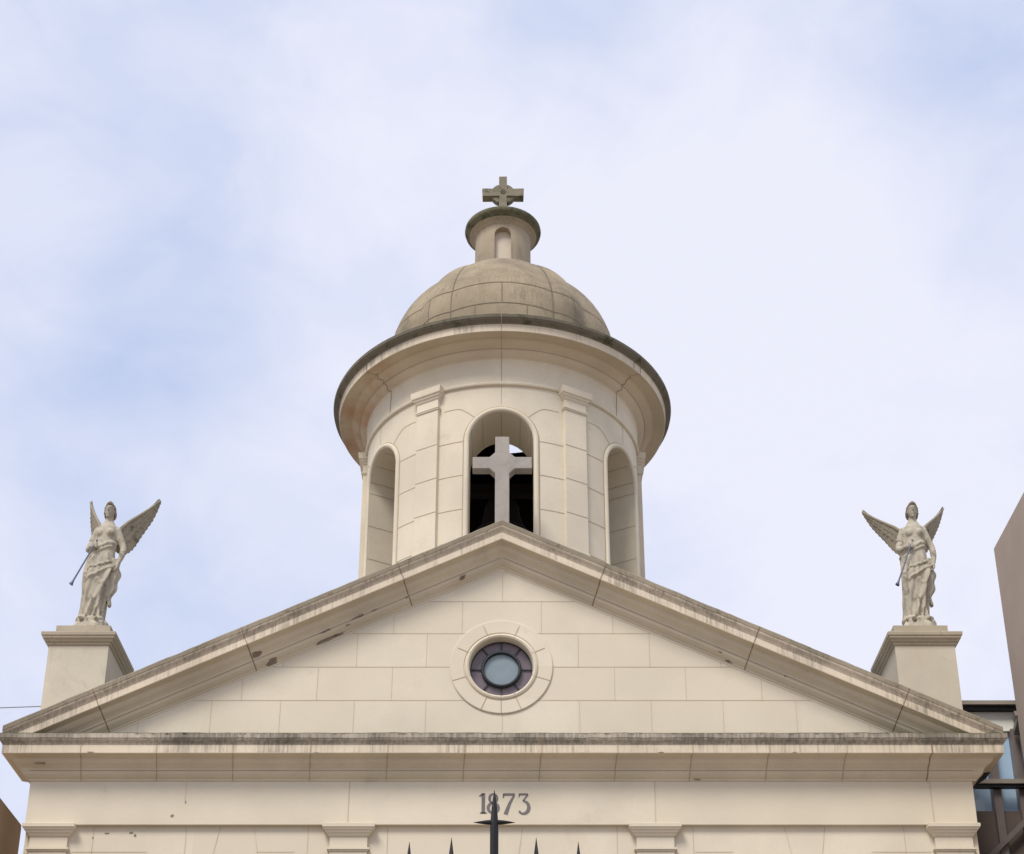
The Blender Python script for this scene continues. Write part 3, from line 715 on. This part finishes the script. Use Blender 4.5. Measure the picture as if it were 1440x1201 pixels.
pts = [(-.075, 19.8), (.075, 19.8), (.060, cz - .068), (hx, cz - .072), (hx + .006, cz + .086), (.066, cz + .078), (.064, 20.735), (-.064, 20.735), (-.066, cz + .078), (-hx - .006, cz + .086), (-hx, cz - .072), (-.060, cz - .068)]
x.prism([(TX + a, TY - .075, z) for a, z in pts], (0, .15, 0))
for sg in (-1, 1):                         # ring of the wheel cross, in four quarter blocks pierced next to the arms
    for up in (-1, 1):
        o_ = [(TX + sg * .198 * math.cos(R(a)), TY - .050, cz + up * .198 * math.sin(R(a))) for a in range(14, 77, 9)]
        i_ = [(TX + sg * .085 * math.cos(R(a)), TY - .050, cz + up * .085 * math.sin(R(a))) for a in range(76, 13, -9)]
        x.prism(o_ + i_, (0, .10, 0))
for i in range(8): x.ball((TX + .035 * math.cos(i * .785), TY - .078, cz + .02 + .035 * math.sin(i * .785)), .016, 8, 6)
x.ball((TX, TY - .08, cz + .02), .022, 8, 6)
fo = x.build('finial_cross', [M_fcross], church)
bv = fo.modifiers.new('b', 'BEVEL'); bv.width = .010; bv.segments = 2; bv.limit_method = 'ANGLE'; bpy.context.view_layer.update(); bake(fo)

# bell hanging in the tower
bl = empty('church_bell', (TX, TY, 13.95)); tag(bl, 'dark bronze bell hanging in the tower behind the gable cross', 'bell')
b = MB(); b.lathe([(.40, 0), (.405, .02), (.37, .07), (.31, .18), (.275, .32), (.255, .46), (.22, .54), (.12, .60), (.001, .61), (.001, .57), (.11, .56), (.20, .50), (.235, .43), (.25, .32), (.28, .18), (.34, .07)], 48, closed=True)
bo = b.build('bell_body', [M_bell], bl, 40)
h = MB(); h.box(-1.24, 1.24, -.07, .07, .68, .86); h.box(-.05, .05, -.05, .05, .58, .70); h.build('headstock', [M_dark], bl)
cl = MB(); cl.tube([(0, 0, .56), (0, 0, .1), (0, 0, -.03)], [.015, .02, .05], 8); cl.ball((0, 0, .0), .06, 10, 8); cl.build('clapper', [M_bell], bl)

# ------------------------------------------------------------------ angel statues
def fbm(p, s=1.0, oct=3):
    return noise.fractal(Vector(p) * s, 0.7, 2.0, oct)
def loft(mb, rings, n=56):
    k = len(rings); vs = []
    for rg in rings: vs += rg
    mb.add(vs, [(i * n + j_, i * n + (j_ + 1) % n, (i + 1) * n + (j_ + 1) % n, (i + 1) * n + j_) for i in range(k - 1) for j_ in range(n)] + [tuple(range(n))[::-1], tuple(range((k - 1) * n, k * n))])
def lerp_tab(tab, z):
    if z <= tab[0][0]: return tab[0][1:]
    for a, b_ in zip(tab[:-1], tab[1:]):
        if z <= b_[0]:
            f_ = (z - a[0]) / (b_[0] - a[0]); f_ = f_ * f_ * (3 - 2 * f_); return tuple(p + (q - p) * f_ for p, q in zip(a[1:], b_[1:]))
    return tab[-1][1:]
def make_angel():
    root = empty('angel_statue', (0, 0, 0))
    B = MB(); n = 64
    # robe and torso: z, cx, cy, rx, ry, fold depth
    tab = [(-.02, -.060, .02, .160, .150, .030), (.05, -.058, .02, .172, .155, .034), (.20, -.050, .015, .168, .145, .028), (.45, -.032, .00, .168, .142, .026), (.62, -.020, -.01, .180, .148, .022), (.80, -.008, .0, .188, .145, .014),
           (.90, .002, .0, .175, .130, .010), (1.02, .018, .0, .140, .112, .006), (1.10, .024, .0, .142, .112, .004), (1.20, .030, .0, .150, .115, .004), (1.27, .034, .005, .150, .102, .002), (1.33, .038, .010, .095, .075, 0), (1.38, .040, .012, .062, .060, 0), (1.44, .045, .005, .052, .055, 0), (1.50, .048, 0, .050, .055, 0)]
    ridges = [(.82, -18, .02, -102, .034, 9), (.80, -24, .02, -72, .030, 8), (.80, -22, .62, -150, .022, 8), (.74, -24, .50, -125, .024, 8), (.92, -150, .0, -168, .026, 10), (.55, -52, .0, -46, .030, 8),
              (.46, -118, .0, -128, .026, 7), (.66, -20, .0, -22, .028, 9), (.40, -142, .0, -152, .024, 7), (.90, -60, .66, -24, .016, 8), (.88, -120, .55, -96, .016, 7), (.30, -86, .0, -88, .022, 5), (.84, 30, .0, 40, .03, 12), (.84, 80, .0, 85, .03, 12), (.84, 130, .0, 135, .03, 12)]
    rings = []
    for i in range(78):
        z = -.02 + 1.52 * i / 77; cx, cy, rx, ry, fd = lerp_tab(tab, z); row = []
        for q in range(n):
            a = 2 * math.pi * q / n; ca, sa = math.cos(a), math.sin(a)
            sw = a + 1.1 * (z - .5) * (1 if ca > -.3 else .4)
            fold = fd * (.25 * math.sin(9 * sw) + .2 * math.sin(15 * a - 3 * z) * max(0, 1 - z) + .6 * fbm((ca * 2, sa * 2, z * 1.1), 1.6))
            # forward knee and thigh of the relaxed leg (viewer's left)
            kn = math.exp(-((a + 2.05) / .42) ** 2) if a < math.pi else math.exp(-((a - 2 * math.pi + 2.05) / .42) ** 2)
            kn *= math.exp(-((z - .55) / .24) ** 2)
            for z0, a0, z1, a1, am, wd in ridges:
                if z1 <= z <= z0:
                    f_ = (z0 - z) / (z0 - z1); dd_ = (math.degrees(a) - (a0 + (a1 - a0) * f_ ** 1.15) + 180) % 360 - 180
                    fold += am * min(1, f_ * 5) * (math.exp(-(dd_ / wd) ** 2) - .55 * math.exp(-((dd_ - wd * 1.8) / wd) ** 2))
            row.append((cx + (rx + fold + .03 * kn) * ca, cy + (ry + fold + .05 * kn) * sa, z))
        rings.append(row)
    loft(B, rings, n)
    # breast
    for sx in (-1, 1): B.ball((.030 + sx * .068, -.088, 1.175), (.058, .045, .055), 14, 10)
    # girdle rising to the left side and the hem of the overfold
    path = []; pr_ = []
    for i in range(33):
        a = 2 * math.pi * i / 32; z = .965 + .085 * math.cos(a) - .02 * math.sin(a); cx, cy, rx, ry, fd = lerp_tab(tab, z)
        path.append((cx + (rx + .012) * math.cos(a), cy + (ry + .014) * math.sin(a), z)); pr_.append((.020, .026))
    B.tube(path, pr_, 8, caps=False)
    path = [(x_, y_ * 1.03 - .004, z_ - .055) for i, (x_, y_, z_) in enumerate(path)]
    B.tube(path, [(.012, .018)] * 33, 8, caps=False)
    # hem swept back over the ground, puffs, feet
    for c_, r_ in (((-.20, .0, .02), (.07, .10, .05)), ((-.15, -.10, .015), (.08, .06, .035)), ((.0, -.13, .0), (.08, .05, .03)), ((.09, -.10, .0), (.07, .06, .04)), ((.08, .08, .0), (.10, .10, .06)), ((-.10, .10, .0), (.12, .10, .06))): B.ball(c_, r_, 14, 8)
    for c_, rz in (((-.12, -.165, -.02), -.35), ((.065, -.150, -.025), .25)): B.ball(c_, (.036, .095, .028), 12, 8, rot=Matrix.Rotation(rz, 3, 'Z'))
    # cloth falling from the left hand
    rings = []
    for i in range(22):
        z = .84 - .62 * i / 21; f_ = i / 21; row = []
        for q in range(n):
            a = 2 * math.pi * q / n
            rx = (.045 + .035 * math.sin(math.pi * min(1, f_ * 1.3)) ) * (1 - .55 * max(0, f_ - .55) / .45); ry = .085 * (1 - .5 * f_)
            zz = .018 * math.sin(f_ * 19 + math.cos(a) * 2)
            row.append((.195 - .035 * f_ + zz * math.cos(a) + rx * math.cos(a) * (1 + .25 * math.sin(5 * a)), .02 + ry * math.sin(a), z))
        rings.append(row)
    loft(B, rings, n)
    # right arm (viewer's left): bent, hand at the waist on the trumpet
    def limb(pts, rad, nn=14):
        P = [Vector(p) for p in pts]; sm = []; k = len(P)
        for a in range(k - 1):
            p0 = P[max(a - 1, 0)]; p1, p2 = P[a], P[a + 1]; p3 = P[min(a + 2, k - 1)]
            for s_ in range(5):
                f_ = s_ / 5; q = .5 * ((2 * p1) + (p2 - p0) * f_ + (2 * p0 - 5 * p1 + 4 * p2 - p3) * f_ ** 2 + (3 * p1 - p0 - 3 * p2 + p3) * f_ ** 3); sm.append((q, rad[a] + (rad[a + 1] - rad[a]) * f_))
        sm.append((P[-1], rad[-1])); B.tube([p for p, _ in sm], [q for _, q in sm], nn)
    limb([(-.100, .01, 1.255), (-.160, .02, 1.12), (-.195, -.01, 1.00), (-.180, -.08, .955), (-.125, -.145, .955), (-.085, -.165, .955)], [.060, .058, .048, .042, .032, .028])
    B.ball((-.108, .015, 1.235), (.058, .060, .068)); B.ball((-.155, .02, 1.13), (.058, .060, .080))   # sleeve
    B.ball((-.070, -.172, .955), (.036, .030, .040), 12, 8)
    for i in range(4):                       # fingers closed round the trumpet
        z = .985 - .019 * i; B.tube([(-.075, -.190, z), (-.050, -.207, z), (-.028, -.198, z - .003), (-.024, -.178, z - .004)], [.0115, .011, .010, .008], 8)
    B.tube([(-.088, -.180, .985), (-.066, -.196, 1.004), (-.040, -.196, 1.006)], [.0125, .011, .009], 8)
    # left arm: hanging a little away from the body, gathering the drapery
    limb([(.165, .01, 1.25), (.220, .035, 1.13), (.275, .04, 1.02), (.278, .0, .90), (.262, -.045, .80), (.250, -.055, .76)], [.060, .056, .046, .043, .031, .027])
    B.ball((.172, .015, 1.235), (.058, .060, .068)); B.ball((.212, .03, 1.14), (.052, .058, .070))
    B.ball((.244, -.060, .725), (.030, .034, .045), 12, 8)
    for i in range(4): B.tube([(.252 - .004 * i, -.088 + .022 * i, .705), (.240 - .003 * i, -.096 + .022 * i, .672), (.222, -.090 + .022 * i, .656 + .004 * i), (.210, -.078 + .020 * i, .666)], [.0115, .011, .010, .008], 8)
    B.tube([(.235, -.085, .745), (.215, -.100, .715), (.205, -.095, .690)], [.0125, .011, .009], 8)
    # head
    HC = Vector((.046, -.022, 1.505)); hr = Matrix.Rotation(R(4), 3, 'Y') @ Matrix.Rotation(R(4), 3, 'X')
    def hp(x_, y_, z_): return HC + hr @ (Vector((x_, y_, z_)) * .94)
    B.ball(HC, (.070, .086, .104), 24, 18, rot=hr); B.ball(hp(0, -.022, -.060), (.049, .055, .052), 18, 12, rot=hr)
    B.ball(hp(0, -.076, -.094), (.021, .018, .018), 10, 8)                                            # chin
    B.tube([hp(0, -.086, .022), hp(0, -.102, -.004), hp(0, -.113, -.024)], [.008, .011, .014], 8)       # nose
    B.tube([hp(-.05, -.070, .030), hp(-.025, -.086, .034), hp(.0, -.088, .026), hp(.025, -.086, .034), hp(.05, -.070, .030)], .0085, 8)
    for sx in (-1, 1):
        B.ball(hp(sx * .030, -.076, .010), (.014, .010, .008), 10, 8); B.ball(hp(sx * .078, .0, .0), (.010, .020, .028), 10, 8)
    B.tube([hp(-.022, -.084, -.052), hp(0, -.094, -.049), hp(.022, -.084, -.052)], [.005, .008, .005], 8); B.tube([hp(-.017, -.083, -.063), hp(0, -.092, -.065), hp(.017, -.083, -.063)], [.005, .008, .005], 8)
    body = B.build('body', [M_stat], root, recalc=True)
    rm = body.modifiers.new('r', 'REMESH'); rm.mode = 'VOXEL'; rm.voxel_size = .0085; rm.use_smooth_shade = True
    sm = body.modifiers.new('s', 'SMOOTH'); sm.factor = .5; sm.iterations = 3
    bpy.context.view_layer.update(); bake(body)
    for p in body.data.polygons: p.use_smooth = True
    # hair: waved, parted, gathered behind with a roll round the brow
    H = MB(); H.ball(hp(0, .022, .022), (.076, .080, .090), 22, 16, rot=hr); H.ball(hp(0, .095, -.010), (.05, .048, .054), 14, 10)
    for sx in (-1, 1):
        for i in range(6):
            f_ = i / 5; H.ball(hp(sx * (.010 + .068 * math.sin(f_ * 1.6)), -.072 + .085 * f_, .092 - .115 * f_ ** 1.4), .021 + .003 * (i % 2), 10, 8)
        H.tube([hp(sx * .074, .035, -.01), hp(sx * .074, .045, -.06), hp(sx * .060, .055, -.10)], [.022, .022, .012], 10)
    H.ball(hp(0, -.045, .105), (.030, .030, .022), 10, 8)
    ho = H.build('hair', [M_hair], root)
    rm = ho.modifiers.new('r', 'REMESH'); rm.mode = 'VOXEL'; rm.voxel_size = .009; sm = ho.modifiers.new('s', 'SMOOTH'); sm.iterations = 1
    bpy.context.view_layer.update(); bake(ho)
    for p in ho.data.polygons: p.use_smooth = True
    # wings: feather blades in three layers on an arm
    def wing(sg):
        Wm = MB(); be = R(48)
        def wp(s_, z_, n_=0.0):
            bend = -.10 * s_ * s_
            x_ = .10 + s_ * math.cos(be); y_ = .085 + s_ * math.sin(be)
            nx, ny = math.sin(be), -math.cos(be); z_ += .55 * max(0, s_)
            return Vector((.035 + sg * (x_ + nx * (n_ + bend)), y_ + ny * (n_ + bend), z_))
        def feather(o_, e_, wd, lay, th=.010):
            o_, e_ = Vector(o_), Vector(e_); d_ = e_ - o_; L_ = d_.length; d_ /= L_; pz = Vector((-d_.y, d_.x)); st = 8; vs = []
            for i in range(st + 1):
                f_ = i / st; ww = wd * (.62 + .55 * f_ if f_ < .7 else 1.0 * math.sqrt(max(0.02, 1 - ((f_ - .7) / .31) ** 2)))
                c_ = o_ + d_ * L_ * f_
                for off, hh in ((-.5, 0), (-.06, .006), (0, .011), (.06, .006), (.5, 0)):
                    q = c_ + pz * ww * off; vs.append(wp(q.x, q.y, lay + hh))
                q = c_; vs.append(wp(q.x, q.y, lay - th))
            m_ = 6; fs = [(i * m_ + a, i * m_ + (a + 1) % m_, (i + 1) * m_ + (a + 1) % m_, (i + 1) * m_ + a) for i in range(st) for a in range(m_)]
            fs += [tuple(range(m_))[::-1], tuple(range(st * m_, st * m_ + m_))]; Wm.add(vs, fs)
        lead = [(.0, 1.16), (.05, 1.29), (.14, 1.365), (.28, 1.425), (.44, 1.495), (.58, 1.565), (.68, 1.62)]
        def ld(t_):
            t_ *= len(lead) - 1; i = min(int(t_), len(lead) - 2); return Vector(lead[i]).lerp(Vector(lead[i + 1]), t_ - i)
        ends = [(.705, 1.625), (.690, 1.545), (.665, 1.475), (.635, 1.41), (.600, 1.35), (.560, 1.295), (.515, 1.24), (.470, 1.185), (.425, 1.13), (.385, 1.075), (.345, 1.02), (.300, .975), (.25, .945), (.20, .93), (.15, .935), (.10, .96), (.05, 1.0)]
        ends = [e_ for a_, b_ in zip(ends[:-1], ends[1:]) for e_ in (a_, ((a_[0] + b_[0]) / 2 - .006, (a_[1] + b_[1]) / 2 + .008))] + [ends[-1]]
        k = len(ends)
        for i, e_ in enumerate(ends):
            t_ = .90 - .86 * (i / (k - 1)) ** .8; feather(ld(t_), e_, .108 - .008 * (i < 2), -.012 + .0035 * (i % 2), .008)
        for i in range(12):
            t_ = .88 - .80 * i / 11; o_ = ld(t_); e_ = Vector(ends[min(int(i * 2.8), k - 1)]); feather(o_, o_.lerp(e_, .62), .10, .003 + .003 * (i % 2), .008)
        for i in range(12):
            t_ = .90 - .82 * i / 11; o_ = ld(t_); e_ = Vector(ends[min(int(i * 2.8), k - 1)]); feather(o_, o_.lerp(e_, .36), .092, .010 + .003 * (i % 2), .008)
        Wm.tube([wp(p[0], p[1], .008) for p in [ld(i / 14) for i in range(15)]], [.030 - .018 * i / 14 for i in range(15)], 10)
        wo_ = Wm.build('wing', [M_wing], root)
        for p in wo_.data.polygons: p.use_smooth = False
        return wo_
    wing(-1); wing(1)
    T = MB()
    d0, d1 = Vector((-.030, -.200, 1.02)), Vector((-.315, -.235, .405)); dd = (d1 - d0)
    T.tube([d0, d0 + dd * .05, d0 + dd * .3, d0 + dd * .9, d0 + dd * .95, d1], [.014, .009, .010, .0125, .018, .030], 12)
    T.build('trumpet', [M_trump], root, 40)
    # rocky mound and slab under the feet
    K = MB(); rings = []; nn = 56
    for i in range(14):
        f_ = i / 13; z = -.265 + .255 * f_; row = []
        for q in range(nn):
            a = 2 * math.pi * q / nn; sq = 1 / max(abs(math.cos(a)), abs(math.sin(a))) ** .45
            r_ = (.275 - .085 * f_ ** 1.2) * sq * (1 + .16 * fbm((math.cos(a) * 1.3, math.sin(a) * 1.3, z * 3), 2.2) * (.4 + f_))
            row.append((-.04 + r_ * math.cos(a), r_ * .95 * math.sin(a), z + .02 * fbm((math.cos(a) * 3, math.sin(a) * 3, z * 5), 2)))
        rings.append(row)
    loft(K, rings, nn)
    K.build('plinth', [M_stat], root, 35)
    return root
angel = make_angel()
def copy_tree(o, parent=None):
    c_ = o.copy(); COL.objects.link(c_); c_.parent = parent
    for ch in list(o.children): copy_tree(ch, c_)
    return c_
angel2 = copy_tree(angel)
for o, x_, rz, lean, lab in ((angel, -5.30, -2, 1.2, 'weathered stone angel on the left gable pedestal, the pedestal the cable runs to'),
                             (angel2, 5.45, -5, .5, 'weathered stone angel on the right gable pedestal, beside the tall brown wall')):
    o.location = (x_, .60, 11.41); o.scale = (.93, 1.0, 1.105); o.rotation_euler = (0, 0, R(rz)); tag(o, lab, 'statue', 'trumpet angels on the gable ends')

# ------------------------------------------------------------------ iron gate in front
gate = empty('iron_gate', (.077, -14.1, 0)); tag(gate, 'black iron gate with spear tips and a crossed finial in front of the church', 'gate')
def spike(mb, x_, zt, rr=.011):
    mb.tube([(x_, 0, .12), (x_, 0, zt - .24)], .0105, 8)
    mb.tube([(x_, 0, zt - .24), (x_, 0, zt - .20), (x_, 0, zt - .12), (x_, 0, zt - .06), (x_, 0, zt - .02), (x_, 0, zt)], [.0105, .0145, .0135, .0085, .0032, .0006], 8)
pitch = .1205
for i in range(-9, 10):
    if i == 0: continue
    a = abs(i); zt = 3.219 if a == 1 else 3.206 if a == 2 else 3.150 - .022 * (a - 3)
    m = MB(); spike(m, i * pitch - (.002 if i < 0 else -.0), zt - .012); m.build('bar', [M_iron], gate)
m = MB(); m.tube([(0, 0, .05), (0, 0, 3.235)], .0125, 10); m.build('centre_post', [M_iron], gate)
m = MB()
m.tube([(0, 0, 3.232), (0, 0, 3.25), (0, 0, 3.27), (0, 0, 3.30), (0, 0, 3.33), (0, 0, 3.353)], [.0125, .012, .0105, .0082, .0045, .0006], 10)
m.tube([(-.0595, 0, 3.2535), (-.045, 0, 3.2538), (-.025, 0, 3.2540), (0, 0, 3.254), (.025, 0, 3.2540), (.045, 0, 3.2538), (.0595, 0, 3.2535)], [(.0006, .0006), (.0036, .0032), (.0068, .0060), (.0095, .0078), (.0068, .0060), (.0036, .0032), (.0006, .0006)], 10)
m.build('finial', [M_iron], gate)
for z in (.25, 1.5, 2.75):
    m = MB(); m.box(-1.25, 1.25, -.012, .012, z, z + .035); m.build('rail', [M_iron], gate)
for sx in (-1, 1):
    m = MB(); m.tube([(sx * 1.28, 0, 0), (sx * 1.28, 0, 2.9)], .035, 12); m.ball((sx * 1.28, 0, 2.94), .055); m.build('post', [M_iron], gate)

# ------------------------------------------------------------------ neighbours
an = empty('office_building', (6.6, 0, 0)); tag(an, 'modern brown and glass building close against the right side of the church', 'building')
def part(mb, name, mat, par=an, lab=None):
    o = mb.build(name, mat, par); o.location = (-par.location.x, -par.location.y, -par.location.z); return o
m = MB(); m.box(6.50, 11, -3.2, .52, 0, 12.47); bw = part(m, 'side_wall', [M_brown])
GY = 1.35
m = MB(); m.box(5.70, 10, GY + .10, GY + .16, 0, 10.30); part(m, 'glazing', [M_bglass])
m = MB(); m.box(5.70, 10, GY + .04, GY + .30, 10.22, 10.56); part(m, 'spandrel', [M_spand])
m = MB(); m.box(5.70, 10, GY - .10, GY + .32, 10.545, 10.60, 0); m.box(5.70, 10, GY - .06, GY + .30, 10.49, 10.545, 1); part(m, 'gutter', [M_beam, M_iron])
for x0 in (6.37, 6.70, 7.35): 
    m = MB(); m.box(x0 - .05, x0 + .05, GY - .04, GY + .10, 0, 10.22); part(m, 'mullion', [M_frame])
m = MB(); m.box(5.66, 10, GY - .14, GY - .042, 9.415, 9.475, 0); m.box(5.66, 10, GY - .12, GY - .042, 9.370, 9.414, 1); part(m, 'transom', [M_beam, M_iron])
m = MB(); m.box(5.70, 10, GY + .04, GY + .098, 0, 9.10); part(m, 'lower_panel', [M_panel])
m = MB(); m.prism([(5.75, GY - .09, 8.02), (7.6, GY - .09, 9.75), (7.6, GY - .09, 9.84), (5.75, GY - .09, 8.11)], (0, .045, 0)); part(m, 'stair_stringer', [M_frame])
m = MB(); m.prism([(6.47, .50, 10.05), (6.52, .50, 10.05), (6.80, GY - .05, 10.30), (6.70, GY - .05, 10.30)], (0, .04, .08)); m.prism([(6.50, .55, 10.0), (6.66, GY - .1, 10.1), (6.74, GY - .1, 10.1), (6.58, .55, 10.0)], (0, 0, .08)); part(m, 'bracket', [M_frame])
m = MB(); m.prism([(5.69, .315, 9.02), (5.69, .315, 9.40), (6.03, .315, 9.42), (6.03, .315, 9.24)], (0, .30, 0)); part(m, 'strut', [M_iron])

lb = empty('brown_building', (-6.2, -1, 0)); tag(lb, 'plain brown flat topped building at the left edge beside the church', 'building')
m = MB(); m.box(-11, -6.0, -3.5, .93, 0, 8.70); part(m, 'wall', [M_brown2], lb)
m = MB(); m.box(-11, -6.003, -3.5, .927, 8.703, 8.74); part(m, 'coping', [M_brown2], lb)

cb = MB(); cb.tube([(-12.0, .5, 10.09), (-9, .5, 10.10), (-7, .5, 10.13), (-5.712, .5, 10.18)], .0065, 6)
tag(cb.build('cable', [M_cable]), 'thin cable strung from the left statue pedestal out of the picture', 'cable')
for ch in angel2.children:
    if ch.name.startswith('wing'):
        sg = -1 if sum(v.co.x for v in ch.data.vertices) < 0 else 1
        pv = Vector((.035, .1, 1.22)); ch.matrix_basis = Matrix.Translation(pv) @ Matrix.Rotation(R(12 * sg), 4, 'Y') @ Matrix.Diagonal((.86, .9, .94, 1)) @ Matrix.Translation(-pv)
